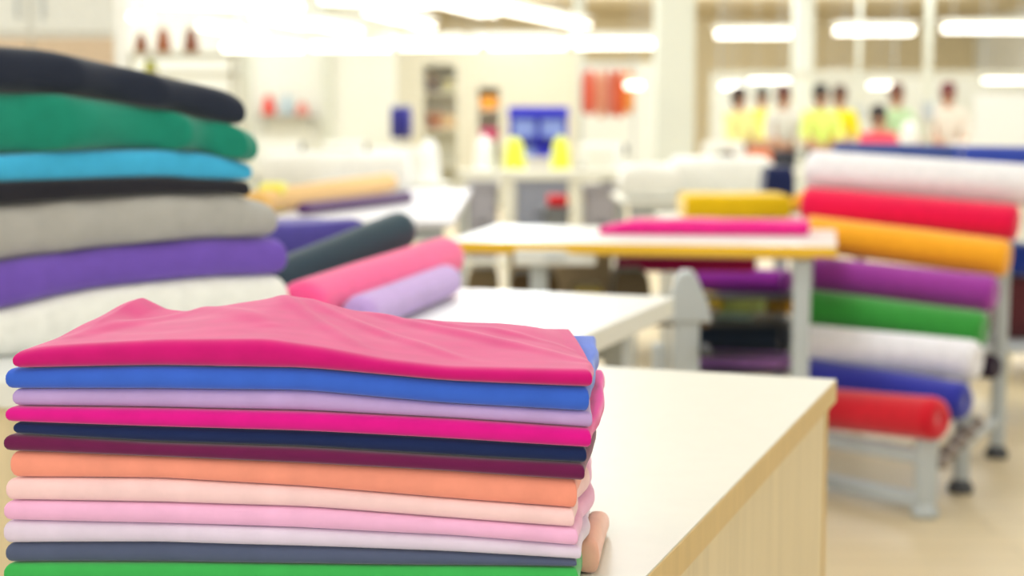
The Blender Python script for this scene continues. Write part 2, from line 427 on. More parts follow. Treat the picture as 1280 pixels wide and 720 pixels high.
roll(at(325, 360, 3.64), at(507, 285, 4.08), .050, fab('teal_black', (42, 66, 78)), 'dark slate fabric roll on top of the coral pink one', G, seed=3)
def fslab(name, m, pa, pb, D, zt, zb, label, group=None, r=.02, dn=None, cat='fabric', wr=.006, seed=0):
    """folded cloth: front edge from pa to pb, D deep"""
    pa, pb = Vector(pa), Vector(pb); pa.z = pb.z = 0; d = pb - pa; W = d.length; d.normalize(); n = dn or V(-d.y, d.x)
    def F(s, tt):
        p = pa + d * (W * s) + n * (D * tt)
        return p.x, p.y, zb, zt - wr * (.5 + .5 * nz(s * W * 6 + seed, tt * 3, seed))
    o = slab(name, m, F, W, D, r=min(r, (zt - zb) * .6), ns=40, nt=20)
    if label: tag(o, label, cat, group)
    return o
q1, q2 = at(330, 310, 4.04), at(432, 310, 4.12)
fslab('folded_fabric', fab('deep_navy', (34, 38, 92)), q1, q2, .16, 1.045, TZ + .001, 'deep navy folded cloth under the indigo one behind the slate roll', seed=5)
q1, q2 = at(325, 290, 4.05), at(457, 290, 4.13)
fslab('folded_fabric', fab('indigo', (88, 78, 160)), q1, q2, .16, 1.145, 1.047, 'indigo rumpled folded cloth behind the dark slate roll', seed=6, wr=.02)

# ------------------------------------------------------------------ YELLOW-EDGED BENCH
F1 = on(1046, 309, TZ); F0 = on(556, 301.3, TZ)
bx = (F1 - F0); BL = bx.length; bx.normalize(); by = V(-bx.y, bx.x)
def bp(a, b, z): return V(F1.x, F1.y) - bx * a + by * b + Z * z
BA = (bx, by, Z); BD = .92
YEL = mat('yellow_edge', (240, 190, 36), .5, vary=.05, scale=6); PEACHW = mat('under_edge', (214, 178, 120), .6, vary=.05)
t = thing('work_bench', bp(BL / 2, BD / 2, 0), 'long white work bench with a yellow front edge and grey steel legs', 'table')
MB().box(bp(BL / 2, BD / 2, TZ - .012), (BL, BD, .024), BA).build('tabletop', WHITE, t, bevel=.002)
o = MB().box(bp(BL / 2, -.008, TZ - .018), (BL, .016, .036), BA).build('edge_strip', YEL, t); o['label'] = 'yellow edge strip'
MB().box(bp(BL / 2 + .03, .02, TZ - .036), (BL - .1, .03, .022), BA).build('under_rail', PEACHW, t)
for a in (.12, BL - .35):
    for b in (.05, BD - .06):
        MB().box(bp(a, b, (TZ - .05) / 2), (.062, .05, TZ - .05), BA).build('leg', GREYM, t, bevel=.005)
    MB().box(bp(a, BD / 2, .12), (.05, BD - .12, .05), BA).build('foot_rail', GREYM, t)
MB().box(bp(BL / 2, BD - .06, TZ - .08), (BL - .4, .03, .06), BA).build('cross_rail', GREYM, t)
MB().box(bp(BL / 2 + .1, BD / 2 + .1, .62), (BL - .75, .5, .02), BA).build('lower_shelf', mat('brown_board', (110, 88, 62), .7, 'wood'), t)
MB().box(bp((.92 + BL - .08) / 2, BD - .10, .66), (BL - 1.0, .02, .46), BA).build('back_panel', mat('bench_brown', (176, 156, 124), .7, 'wood'), t)
# drawer hanging beneath
t = thing('bench_tray', at(694, 332, 5.75), 'small white drawer slung beneath the front edge of the yellow-edged bench', 'drawer')
c = at(694, 322, 5.72)
MB().box((c.x, c.y + .18, c.z), (.29, .34, .05), None).build('box', WHITE, t, bevel=.006)
MB().box((c.x, c.y, c.z), (.30, .02, .058)).build('front', WHITE, t, bevel=.006)
MB().tube((c.x - .04, c.y - .02, c.z), (c.x + .04, c.y - .02, c.z), .005).build('handle', GREYM, t, smooth=True)
# boxes and bundles on the lower shelf
SH = .631
for i, (px, wpx, hh, rgb, lab) in enumerate([(603, 40, .20, (120, 104, 78), 'tan carton at the left end of the lower bench shelf'),
        (668, 62, .18, (92, 74, 50), 'brown flat bundle on the lower bench shelf under the drawer'),
        (735, 42, .13, (170, 150, 70), 'mustard cloth bundle on the lower bench shelf'),
        (790, 46, .19, (96, 84, 66), 'grey brown bundle on the lower bench shelf beside the mustard one')]):
    c = at(px, 380, 6.0); wd = wpx / 1961 * 6.0
    fslab('cloth_bundle', fab('bundle%d' % i, rgb), (c.x - wd / 2, 6.0, 0), (c.x + wd / 2, 6.0, 0), .24, SH + hh, SH, lab, 'bundles on the lower bench shelf', r=.03, seed=i, cat='bundle')
# magenta length of cloth lying on the bench
Ym = 6.13
q1, q2 = at(748, 280, Ym), at(1012, 284, Ym - .08)
def F(s, tt):
    p = q1.lerp(q2, s) + by * (tt * .22)
    return p.x, p.y, TZ + .001, TZ + .028 + .03 * sm(s * 5) + .008 * nz(s * 5, tt * 2, 3)
o = slab('cloth_length', fab('magenta_cloth', (236, 36, 140)), F, .85, .22, r=.02, ns=50, nt=16)
tag(o, 'flat magenta cloth lying along the back of the yellow-edged bench', 'fabric')
# yellow bolt and navy bundle on the next table
# dark magenta roll under the bench
roll(at(770, 330, 6.55), at(945, 331, 6.45), .032, fab('crimson', (176, 10, 84)), 'dark magenta fabric roll seen beneath the bench edge', 'rolls beside the bench', seed=9)

# ------------------------------------------------------------------ RIGHT-HAND RACK OF ROLLS
RU = V(-math.sin(math.radians(57)), math.cos(math.radians(57))); RWd = V(math.sin(math.radians(33)), math.cos(math.radians(33)))
ROLLS = [ # right px,py,Y ; left px,py ; dY ; dpx ; colour
 ('scarlet', (206, 16, 40), (1176, 524, 5.36), (1002, 508), .50, 52, 'scarlet fabric roll lying lowest at the front of the right rack'),
 ('cobalt', (44, 50, 160), (1208, 503, 5.58), (1004, 468), .50, 46, 'dark blue fabric roll just behind the scarlet one on the right rack'),
 ('snow', (236, 234, 242), (1224, 452, 5.74), (1004, 430), .42, 50, 'white fabric roll between the dark blue and green ones on the right rack'),
 ('grass', (52, 146, 56), (1232, 414, 5.92), (1004, 384), .42, 46, 'grass green fabric roll on the right rack'),
 ('orchid', (158, 56, 160), (1246, 368, 6.08), (1004, 340), .42, 44, 'orchid purple fabric roll above the green one on the right rack'),
 ('amber', (252, 172, 36), (1262, 324, 6.22), (1004, 291), .42, 45, 'amber yellow fabric roll on the right rack'),
 ('red', (230, 6, 72), (1273, 279, 6.36), (1004, 255), .42, 44, 'bright red fabric roll above the amber one on the right rack'),
 ('pearl', (238, 236, 240), (1330, 236, 6.42), (1010, 212), .50, 50, 'large pearl white fabric roll on top of the right rack')]
GR = 'fabric rolls on the right rack'
ends = []
for i, (nm, rgb, R, Lp, dY, dpx, lab) in enumerate(ROLLS):
    q = at(*R); p = at(Lp[0], Lp[1], R[2] + dY); r = (dpx + 4) / 2 / 1961 * (R[2] + .12)
    ends.append((p, q, r))
    roll(p, q, r, fab(nm, rgb), lab, GR, seed=20 + i, sq=.97)
# rack frame: two stepped side frames, sloping rails, cross bars
t = thing('roll_rack', V(1.2, 5.9, 0), 'grey steel stepped rack carrying the pile of coloured rolls', 'rack')
def zroll(k, end): p, q, r = ends[k]; return (q if end else p), r
for side in (1, 0):
    off = .03 if side else -.10
    pts = []
    for k in (0, 2, 4, 6):
        p, q, r = ends[k]; d = (q - p).normalized(); c = (q - d * .05) if side else (p + d * .05)
        pts.append(c - Z * (r * 1.0 + .03) + V(.0, .02))
    for i in range(3):
        MB().bar(pts[i] , pts[i + 1], .035, .04).build('side_rail', GREYM, t, bevel=.004)
    for i, nm in ((0, 'leg'), (1, 'leg'), (3, 'leg')):
        g = pts[i]
        MB().bar((g.x, g.y, .05), (g.x, g.y, g.z + (.05 if i == 0 else 0)), .07 if i == 0 else .05, .06).build('leg', GREYM, t, bevel=.008)
        f = MB().lathe((g.x, g.y, 0), [(.045, 0), (.05, .02), (.03, .05), (.02, .06)], 16).build('foot', GREYM if i == 0 else DARKM, t, smooth=True)
    MB().bar((pts[0].x, pts[0].y, .16), (pts[3].x, pts[3].y, .16), .03, .03).build('base_rail', GREYM, t, bevel=.004)
    if side: right = pts
    else: left = pts
for zz in (0, .16):
    a, b = right[0], left[0]
    MB().bar((a.x, a.y, a.z - .035 - zz), (b.x, b.y, b.z - .035 - zz + .03), .05, .05).build('cross_bar', GREYM, t, bevel=.006)
a, b = right[3], left[3]
MB().bar((a.x, a.y, .5), (b.x, b.y, .5), .04, .05).build('cross_bar', GREYM, t)
# notched roll stop on the right end
nb = MB()
for i in range(5):
    p = right[0].lerp(right[1], i / 4); nb.lathe((p.x + .06, p.y + .04, p.z - .06 - i * .02), [(.001, -.03), (.03, -.02), (.036, 0), (.03, .02), (.001, .03)], 12)
nb.build('notched_bracket', mat('taupe_metal', (140, 128, 122), .5), t, smooth=True)

# second column of roll ends further left
GL = 'fabric rolls left of the bench leg'
def lroll(nm, rgb, py, hpx, x0, x1, Y, lab, slope=.03, sq=1):
    r = hpx / 2 / 1961 * Y
    return roll(at(x0, py - (x1 - x0) * slope / 2, Y + .15), at(x1, py + (x1 - x0) * slope / 2, Y), r, fab(nm, rgb), lab, GL, seed=py, sq=sq)
lroll('plum', (150, 44, 168), 350, 30, 862, 990, 6.75, 'plum purple roll behind the bench leg')
lroll('lime', (222, 238, 140), 379, 26, 895, 955, 6.75, 'thin lime roll behind the bench leg under the plum roll')
lroll('sun', (240, 206, 40), 378, 27, 866, 896, 6.72, 'short yellow roll end left of the lime roll')
lroll('ochre', (226, 170, 44), 383, 20, 960, 990, 6.74, 'short ochre roll end right of the lime roll')
lroll('mint', (198, 226, 216), 396, 10, 885, 940, 6.75, 'thin mint roll just above the midnight blue roll')
lroll('midnight', (38, 50, 70), 421, 38, 864, 988, 6.7, 'midnight blue roll behind the bench leg')
lroll('wisteria', (186, 130, 214), 450, 24, 864, 988, 6.65, 'wisteria lilac roll below the midnight blue one')
# their rack
t = thing('roll_stand', V(at(925, 300, 6.9).x, 6.9, 0), 'grey steel stand behind the bench leg with shelves for short rolls', 'rack')
xa, xb = at(862, 300, 6.9).x, at(978, 300, 6.9).x
for x in (xa - .03, xb + .03):
    for y in (6.62, 7.05): MB().box((x, y, .40), (.035, .035, .80)).build('leg', GREYM, t, bevel=.003)
for py, Y in ((462.5, 6.7), (441, 6.7), (402, 6.7), (366.5, 6.75)):
    z = at(900, py, Y).z - .006
    MB().box(((xa + xb) / 2, 6.84, z), (xb - xa + .06, .42, .010)).build('shelf', DARKM, t)

# blue fabrics beyond the top roll
roll(at(1040, 192, 7.3), at(1215, 197, 7.2), .055, fab('denim', (58, 76, 140)), 'denim blue roll lying behind the pearl white top roll', 'blue rolls behind the right rack', seed=41)
roll(at(1190, 196, 7.2), at(1330, 197, 7.12), .050, fab('royal', (50, 72, 168)), 'royal blue roll at the right frame edge behind the pearl white roll', 'blue rolls behind the right rack', seed=42)
# table they lie on
def table(name, x0, x1, y0, y1, z, top, leg, label, th=.03, lr=.02, cat='table', shelf=None):
    t = thing(name, ((x0 + x1) / 2, (y0 + y1) / 2, 0), label, cat)
    MB().box(((x0 + x1) / 2, (y0 + y1) / 2, z - th / 2), (x1 - x0, y1 - y0, th)).build('tabletop', top, t, bevel=.004)
    for x in (x0 + .06, x1 - .06):
        for y in (y0 + .06, y1 - .06):
            MB().box((x, y, (z - th) / 2), (lr * 2, lr * 2, z - th)).build('leg', leg, t, bevel=.003)
    for y in (y0 + .06, y1 - .06): MB().box(((x0 + x1) / 2, y, z - th - .03), (x1 - x0 - .1, .025, .06)).build('apron', leg, t)
    if shelf: MB().box(((x0 + x1) / 2, (y0 + y1) / 2, shelf), (x1 - x0 - .1, y1 - y0 - .1, .02)).build('lower_shelf', leg, t)
    return t
zt_ = at(1120, 194, 7.25).z - .058
table('side_table', 1.52, 2.75, 7.0, 7.75, zt_ - .0, WHITE, GREYM, 'tall pale table behind the right rack with blue rolls on it', shelf=.35)
# dark items at right edge behind rack
for i, (px, py, Y, wd, hh, rgb, lab) in enumerate([(1283, 325, 7.3, .15, .20, (26, 52, 140), 'dark blue cloth bundle at the right frame edge beyond the rack'),
                                               (1276, 366, 7.35, .20, .16, (92, 40, 44), 'brown red cloth bundle below the dark blue one at the right edge')]):
    c = at(px, py, Y)
    z_t = at(px, (305, 346)[i], Y).z; z_b = (at(px, 346, Y).z + .001, .361)[i]
    fslab('cloth_bundle', fab('edge%d' % i, rgb), (c.x - wd / 2, Y, 0), (c.x + wd / 2, Y, 0), .3, z_t, z_b, lab, r=.05, cat='bundle')
# pale trolley at right edge
table('trolley', at(1250, 400, 8.2).x, at(1300, 400, 8.2).x + .9, 8.2, 9.0, at(1250, 392, 8.2).z, mat('pale_cabinet', (222, 212, 176), .6), mat('pale_cabinet', (222, 212, 176)), 'pale low table at the right frame edge beyond the rack', shelf=.18)
# dark roll ends sticking out behind the white roll
roll(at(1120, 446, 6.72), at(1246, 459, 6.28), .052, fab('aubergine', (42, 26, 48)), 'dark aubergine roll end poking out behind the white rack roll', GR, seed=33)

# ------------------------------------------------------------------ grey stand in front of the bench
t = thing('machine_stand', V(at(858, 460, 4.7).x, 4.7, 0), 'grey steel stand with splayed shoulders standing between the white table and bench', 'stand')
x = at(858, 400, 4.7).x; zt_ = at(858, 338, 4.7).z
MB().box((x, 4.7, (zt_ - .09) / 2), (.075, .06, zt_ - .09)).build('post', GREYM, t, bevel=.006)
prof = MB()
vs = [(-.085, 0), (.075, 0), (.06, .06), (.03, .13), (.018, .155), (-.018, .155), (-.035, .13), (-.05, .07)]
z0 = zt_ - .155
vv = [(x + a, 4.66, z0 + b) for a, b in vs] + [(x + a, 4.74, z0 + b) for a, b in vs]; n = len(vs)
prof.add(vv, [tuple(range(n))[::-1], tuple(range(n, 2 * n))] + [(i, (i + 1) % n, n + (i + 1) % n, n + i) for i in range(n)]).build('shoulder', GREYM, t, bevel=.008)
MB().box((x - .085, 4.72, .36), (.03, .05, .72)).build('brace', GREYM, t, bevel=.004)
MB().tube((x + .05, 4.66, z0 - .08), (x + .05, 4.60, z0 - .08), .018).build('knob', DARKM, t, smooth=True)
MB().box((x, 4.72, .03), (.34, .4, .05)).build('foot_plate', GREYM, t, bevel=.006)

# ------------------------------------------------------------------ BACKGROUND: tables with cloth
PALE = mat('pale_top', (232, 230, 220), .5, vary=.02)
LAVG = mat('pale_grey_top', (222, 220, 226), .5, vary=.02)
# left distance table with tan and plum cloths
table('spreading_table', at(330, 262, 7.2).x, at(572, 262, 7.2).x, 6.6, 9.7, .975, LAVG, GREYM, 'pale grey table with the tan and plum rolls on it', shelf=.3)
GD = 'rolls on the pale grey table'
roll(V(at(318, 250, 6.9).x, 6.9, 1.033), V(at(486, 221, 9.1).x, 9.1, 1.036), .062, fab('tan_gold', (226, 178, 100)), 'golden tan fabric roll on the pale grey table', GD, sq=.9, seed=51)
roll(V(at(376, 256, 6.95).x, 6.95, 1.005), V(at(512, 242, 8.0).x, 8.0, 1.008), .032, fab('plum_dark', (86, 48, 104)), 'dark plum fabric roll in front of the golden tan one', GD, sq=.9, seed=52)
q = at(328, 240, 6.95); fslab('cloth_bundle', fab('neon', (232, 226, 70)), (q.x - .05, 7.1, 0), (q.x + .07, 7.1, 0), .2, q.z + .035, 0.976, 'neon yellow cloth bundle at the near end of the golden tan roll', r=.03, cat='bundle')
for i, (px0, px1, py0, py1, Y, lab) in enumerate([(325, 510, 188, 218, 9.25, 'long white folded cloth pile at the back of the pale grey table')]):
    a, b = at(px0, py1, Y), at(px1, py0, Y)
    fslab('white_cloth_pile', fab('chalk', (236, 234, 226)), (a.x, Y, 0), (b.x, Y, 0), .35, b.z, .976, lab, r=.05, wr=.03, seed=3)
# table with white machines / white cloth behind bench
table('cloth_table', at(776, 250, 8.9).x, at(985, 250, 8.9).x, 8.7, 9.8, .95, PALE, GREYM, 'pale table behind the bench heaped with white cloth', shelf=.3)
GW = 'white cloth heaps behind the bench'
for i, (a_, b_, t_, bt) in enumerate([(778, 850, 200, 236, ), (838, 972, 192, 240)]):
    a, b = at(a_, 240, 8.8 + .25 * i), at(b_, t_, 8.8 + .25 * i)
    fslab('white_cloth_pile', fab('chalk', (236, 234, 226)), (a.x, a.y, 0), (b.x, a.y, 0), .4, b.z, .951,
          ['small heap of white cloth at the left of the table behind the bench', 'long heap of white cloth on the table behind the bench'][i], GW, r=.07, wr=.05, seed=8 + i, cat='fabric')
# yellow box of cloth in front of it
c0, c1 = at(856, 243, 7.9), at(988, 270, 7.9)
t = table('low_table', c0.x - .1, 1.50, 7.85, 8.5, c1.z - .012, PALE, GREYM, 'narrow pale table carrying the yellow cloth behind the bench')
NAVZ = c1.z - .011
fslab('yellow_cloth', fab('canary', (240, 196, 12)), (c0.x, 7.87, 0), (c1.x, 7.87, 0), .4, c0.z, c1.z - .011, 'canary yellow folded cloth behind the magenta length', r=.02, seed=2)
c0, c1 = at(970, 210, 7.95), at(1008, 247, 7.95)
fslab('navy_cloth', fab('navy_block', (22, 34, 84)), (c0.x, 8.28, 0), (c1.x, 8.28, 0), .2, c0.z, NAVZ, 'navy folded cloth block left of the pearl white top roll', r=.03, seed=4)
roll(at(984, 262, 7.98), at(1020, 240, 7.98), .040, fab('gold', (250, 180, 30)), 'short golden roll end tilting up to the navy block', None, seed=61)

# ------------------------------------------------------------------ sewing stations
BODYW = mat('machine_white', (236, 236, 232), .3, vary=.02); GREYP = mat('machine_grey', (150, 152, 158), .5, vary=.05)
def machine(x, y, z, label, rz=0, s=1.0, group='sewing machines in the hall', parts=True):
    t = thing('sewing_machine', (x, y, z), label, 'sewing machine', group, rz)
    R = Matrix.Rotation(rz, 3, 'Z')
    def P(a, b, c): return V(x, y, z) + R @ V(a * s, b * s, c * s)
    ax = (R @ V(1, 0, 0), R @ V(0, 1, 0), Z)
    MB().box(P(0, 0, .02), (.50 * s, .18 * s, .04 * s), ax).build('bed', BODYW, t, bevel=.01)
    MB().box(P(.19, 0, .16), (.12 * s, .14 * s, .26 * s), ax).build('pillar', BODYW, t, bevel=.02)
    MB().box(P(-.01, 0, .29), (.50 * s, .12 * s, .10 * s), ax).build('arm', BODYW, t, bevel=.03)
    MB().box(P(-.21, 0, .20), (.09 * s, .11 * s, .18 * s), ax).build('needle_head', BODYW, t, bevel=.02)
    MB().tube(P(-.21, 0, .05), P(-.21, 0, .12), .006 * s, n=8).build('needle_bar', DARKM, t)
    MB().tube(P(.25, 0, .27), P(.29, 0, .27), .06 * s, n=20).build('hand_wheel', DARKM, t, smooth=True)
    return t
def station(x, y, label, z=.78, w=1.15, d=.55, leg=GREYM, cat='table'):
    k_ = w / 1.15
    t = thing('sewing_table', (x, y, 0), label, cat, 'sewing tables in the hall')
    MB().box((x, y, z - .02), (w, d, .04)).build('tabletop', PALE, t, bevel=.006)
    for sx in (-1, 1):
        px = x + sx * (w / 2 - .12 * k_)
        MB().box((px, y, (z - .04) / 2), (.06, .05, z - .04)).box((px, y, .03), (.07, d, .06)).box((px, y, z - .06), (.05, d * .8, .04)).build('leg', leg, t, bevel=.004)
    MB().box((x, y, .25), (w - .3, .04, .04)).build('cross_rail', leg, t)
    MB().box((x, y, .10), (.4 * k_, .28, .02)).build('treadle', DARKM, t)
    MB().box((x + .12 * k_, y, z - .13), (.26 * k_, .22, .17)).build('motor', GREYP, t, bevel=.02)
    return t
def xa_(px, Y): return (px - 640) / 1961 * Y
# middle row at eighteen metres
for i, (px, Y, lab, ml) in enumerate([(609, 16.5, 'sewing table under the white machine, left of the yellow covers', None),
        (674, 16.5, 'sewing table carrying two machines under yellow covers', None),
        (752, 17.5, 'sewing table right of the yellow covers, red bundle beside it', None),
        (500, 15.0, 'sewing table behind the pale grey table, white machine on it', None),
        (430, 19, 'sewing table in front of the white partition', None),
        (350, 19, 'sewing table farthest left before the white partition', None),
        (905, 19, 'sewing table just right of the big cream column', None),
        (1010, 19, 'sewing table in front of the worker in lime', None),
        (1110, 19, 'sewing table in front of the worker in coral', None),
        (1215, 19, 'sewing table near the right frame edge', None)]):
    station(xa_(px, Y), Y, lab, z=.80, w=.53 if i < 2 else .62 if i == 2 else .74 if i in (4, 5) else .95)
machine(xa_(752, 17.5), 17.5, .80, 'white sewing machine right of the yellow covers')
machine(xa_(500, 15), 15, .80, 'white sewing machine behind the pale grey table')
machine(xa_(430, 19), 19, .80, 'white sewing machine before the partition, right one of two')
machine(xa_(350, 19), 19, .80, 'white sewing machine before the partition, left one of two')
machine(xa_(905, 19), 19, .80, 'white sewing machine right of the cream column')
machine(xa_(1215, 19), 19, .80, 'white sewing machine nearest the right frame edge')
# hooded covers over machines
def cover(px, Y, w_, h_, m, lab, z=.80, d=.45):
    x = xa_(px, Y)
    prof = [(.52, 0), (.50, .05), (.47, .35), (.42, .65), (.33, .86), (.18, .97), (.01, 1.0)]
    o = MB().lathe((x, Y, z + .002), [(r * w_, h * h_) for r, h in prof], 28, 1, d / w_).build('machine_cover', m, smooth=True)
    tag(o, lab, 'cover', 'covers over the sewing machines')
    MB().tube((x - w_ * .05, Y, z + h_ * .985), (x + w_ * .05, Y, z + h_ * .985), .012, n=8).build('carry_loop', m, o)
    return o
NEON = mat('cover_neon_yellow', (236, 240, 74), .7, 'fabric', vary=.03); OFFW = mat('cover_white', (246, 246, 242), .7, 'fabric', vary=.02)
cover(643, 16.5, .25, .42, NEON, 'bright yellow hooded cover, left one of two', d=.3)
cover(701, 16.5, .22, .43, NEON, 'bright yellow hooded cover, right one of two', d=.3)
cover(605, 16.5, .22, .44, OFFW, 'white hooded cover just left of the two yellow ones', d=.3)
cover(536, 15.0, .22, .42, OFFW, 'white hooded cover farther left beside the dark blue sheet', d=.3)
cover(1137, 18.9, .26, .60, OFFW, 'white hooded cover near the worker in coral', d=.3)
# bundles beneath / between tables
def blob(px, py, Y, wpx, hpx, rgb, lab, name='cloth_bundle', cat='bundle', d=.3, group=None, floor=False):
    c = at(px, py, Y); w_ = wpx / 1961 * Y; h_ = hpx / 1961 * Y
    zb = c.z - h_ / 2
    if floor: zb = .001
    return fslab(name, fab('c%d_%d' % (px, py), rgb), (c.x - w_ / 2, Y, 0), (c.x + w_ / 2, Y, 0), d, c.z + h_ / 2, zb, lab, group, r=h_ * .3, wr=.02, seed=px, cat=cat)
def crate(px, Y, wpx, ztop, rgb, lab, z0=0.0, d=.4, name='crate', cat='crate', group=None):
    x = xa_(px, Y); w_ = wpx / 1961 * Y; m = mat('crate_%d' % px, rgb, .5, vary=.04)
    t = thing(name, (x, Y + d / 2, z0), lab, cat, group)
    b = MB(); th = .02
    b.box((x, Y + d / 2, z0 + th / 2), (w_, d, th))
    for sx in (-1, 1): b.box((x + sx * (w_ / 2 - th / 2), Y + d / 2, (z0 + ztop) / 2), (th, d, ztop - z0))
    for sy in (0, 1): b.box((x, Y + th / 2 + sy * (d - th), (z0 + ztop) / 2), (w_, th, ztop - z0))
    b.build('body', m, t, bevel=.004)
    b = MB()
    for i in range(40):
        a0, a1 = 2 * math.pi * i / 40, 2 * math.pi * (i + 1) / 40
        def q(a, k, z):
            c_, s_ = math.cos(a), math.sin(a); f_ = 1 / max(abs(c_), abs(s_))
            return V(x + c_ * f_ * (w_ / 2 + k), Y + d / 2 + s_ * f_ * (d / 2 + k), z)
        n = len(b.v)
        for a in (a0, a1): b.v += [q(a, .0, ztop - .04), q(a, .018, ztop - .04), q(a, .018, ztop + .002), q(a, 0, ztop + .002)]
        b.f += [(n + j, n + (j + 1) % 4, n + 4 + (j + 1) % 4, n + 4 + j) for j in range(4)]
    import bmesh
    o = b.build('rim', m, t)
    bm = bmesh.new(); bm.from_mesh(o.data); bmesh.ops.remove_doubles(bm, verts=bm.verts, dist=.0005); bm.to_mesh(o.data); bm.free()
    MB().box((x, Y - .006, ztop - (ztop - z0) * .4), (w_ * .3, .012, .03)).build('handle', DARKM, t)
    return t
crate(603, 13.5, 36, .86, (150, 148, 158), 'grey lavender crate on the floor under the left sewing table')
crate(678, 14.95, 66, .84, (138, 142, 156), 'large blue grey crate on the floor behind the red bundle')
crate(697, 14.2, 30, .60, (120, 122, 124), 'dark grey crate on the floor holding the red bundle')
blob(697, 251, 14.22, 26, 15, (206, 26, 34), 'red cloth bundle lying in the dark grey crate', d=.3)
crate(752, 13.8, 40, .82, (146, 142, 148), 'grey crate on the floor at the left end of the magenta cloth')
blob(500, 252, 9.2, 60, 22, (214, 206, 220), 'pale lilac cloth bundle beyond the plum roll', d=.3)

# frame rack in the middle distance (uprights and rails)
t = thing('steel_frame', (xa_(680, 12), 12, 0), 'pale steel frame of uprights and rails below the yellow covers', 'rack')
FR = mat('frame_pale', (222, 220, 206), .5)
for px in (577, 634, 720, 778):
    MB().box((xa_(px, 12), 12, .49), (.07, .06, .98)).build('upright', FR, t, bevel=.004)
MB().box((xa_(678, 12), 12.1, .98), (xa_(782, 12) - xa_(573, 12), .3, .07)).build('top_rail', FR, t, bevel=.006)
MB().box((xa_(678, 12), 12, .30), (xa_(782, 12) - xa_(573, 12), .05, .05)).build('rail', FR, t, bevel=.004)

# blue shelf cabinet
BLU = mat('royal_blue_paint', (36, 40, 196), .5, vary=.04); BLG = mat('blue_grey_bin', (120, 140, 208), .5)
x0, x1 = xa_(638, 21), xa_(708, 21); zt1, zb1 = at(640, 134, 21).z, .0
t = thing('blue_cabinet', ((x0 + x1) / 2, 21.2, 0), 'royal blue shelf cabinet with pale blue bins behind the yellow covers', 'cabinet')
b = MB()
for x in (x0, (x0 + x1) / 2, x1): b.box((x, 21.2, zt1 / 2), (.04, .4, zt1))
b.box(((x0 + x1) / 2, 21.4, zt1 / 2), (x1 - x0, .02, zt1))
b.build('frame', BLU, t)
MB().box(((x0 + x1) / 2, 21.18, at(670, 196, 21).z / 2), (x1 - x0 + .05, .46, at(670, 196, 21).z)).build('plinth', mat('plinth_grey', (200, 198, 192), .6), t)
MB().box(((x0 + x1) / 2, 21.19, zt1 - .06), (x1 - x0 + .06, .44, .14)).build('top_panel', BLU, t)
for i in range(3): MB().box(((x0 + x1) / 2, 21.2, zt1 - .42 - .38 * i), (x1 - x0, .4, .03)).build('shelf', BLU, t)
for i in range(2):
    for j in range(2):
        cx = x0 + (x1 - x0) * (.25 + .5 * i)
        MB().box((cx, 21.15, zt1 - .28 - .38 * j), ((x1 - x0) / 2 - .08, .3, .24)).build('bin', BLG if (i + j) != 2 or j == 0 else BLU, t, bevel=.01)
# navy sheet hanging
x = xa_(501, 20)
t = thing('hanging_sheet', (x, 20, 0), 'dark blue sheet hanging on a thin stand beside the white partition', 'fabric')
def F(s, tt):
    return (x + (s - .5) * .27, 20 + .06 * math.sin(s * 14) + tt * .05, at(500, 173, 20).z, at(500, 134, 20).z)
slab('sheet', fab('ultramarine', (24, 20, 140)), F, .22, .05, r=.01, ns=30, nt=4, parent=t)
MB().tube((x, 20.1, 0), (x, 20.1, at(500, 130, 20).z), .012).build('pole', GREYM, t)
MB().tube((x - .15, 20.08, at(500, 132, 20).z), (x + .15, 20.08, at(500, 132, 20).z), .012).build('hanger_bar', GREYM, t)
MB().box((x, 20.1, .02), (.35, .35, .03)).build('base', GREYM, t)

# garment rail with orange clothes
Yg = 24
t = thing('garment_rail', (xa_(757, Yg), Yg, 0), 'steel garment rail carrying the orange and rust clothes left of the cream column', 'rail')
zr = at(757, 82, Yg).z
for px in (726, 792):
    MB().tube((xa_(px, Yg), Yg, .03), (xa_(px, Yg), Yg, zr), .02).build('upright', GREYM, t)
    MB().box((xa_(px, Yg), Yg, .03), (.05, .6, .05)).build('foot', GREYM, t)
MB().tube((xa_(726, Yg), Yg, zr), (xa_(792, Yg), Yg, zr), .018).build('rail', GREYM, t)
def garment(px, Y, ztop, zbot, wpx, rgb, lab, group):
    x = xa_(px, Y); w_ = wpx / 1961 * Y
    t = thing('hanging_garment', (x, Y, zbot), lab, 'garment', group)
    def F(s, tt):
        sh = abs(s - .5) * 2
        return x + (s - .5) * w_, Y - .06 + .12 * tt + .02 * math.sin(s * 20), zbot + .02 * math.sin(s * 9), ztop - .04 - .10 * sh ** 2
    slab('cloth', fab('g%d' % px, rgb), F, w_, .12, r=.03, ns=24, nt=8, parent=t)
    MB().tube((x, Y, ztop - .06), (x, Y, ztop + .01), .006, n=8).build('hanger_hook', DARKM, t)
for i, (px, wp, rgb, bot, lab) in enumerate([(736, 17, (208, 96, 72), 143, 'salmon rust garment leftmost on the rail'), (751, 13, (214, 150, 120), 147, 'beige garment next to the salmon one on the rail'),
       (763, 12, (206, 120, 104), 145, 'dusty rose garment in the middle of the rail'), (774, 14, (214, 92, 36), 146, 'burnt orange garment on the rail'), (786, 12, (232, 160, 80), 142, 'sand yellow garment rightmost on the rail')]):
    garment(px, Yg, zr - .02, at(px, bot, Yg).z, wp, rgb, lab, 'garments on the rail')
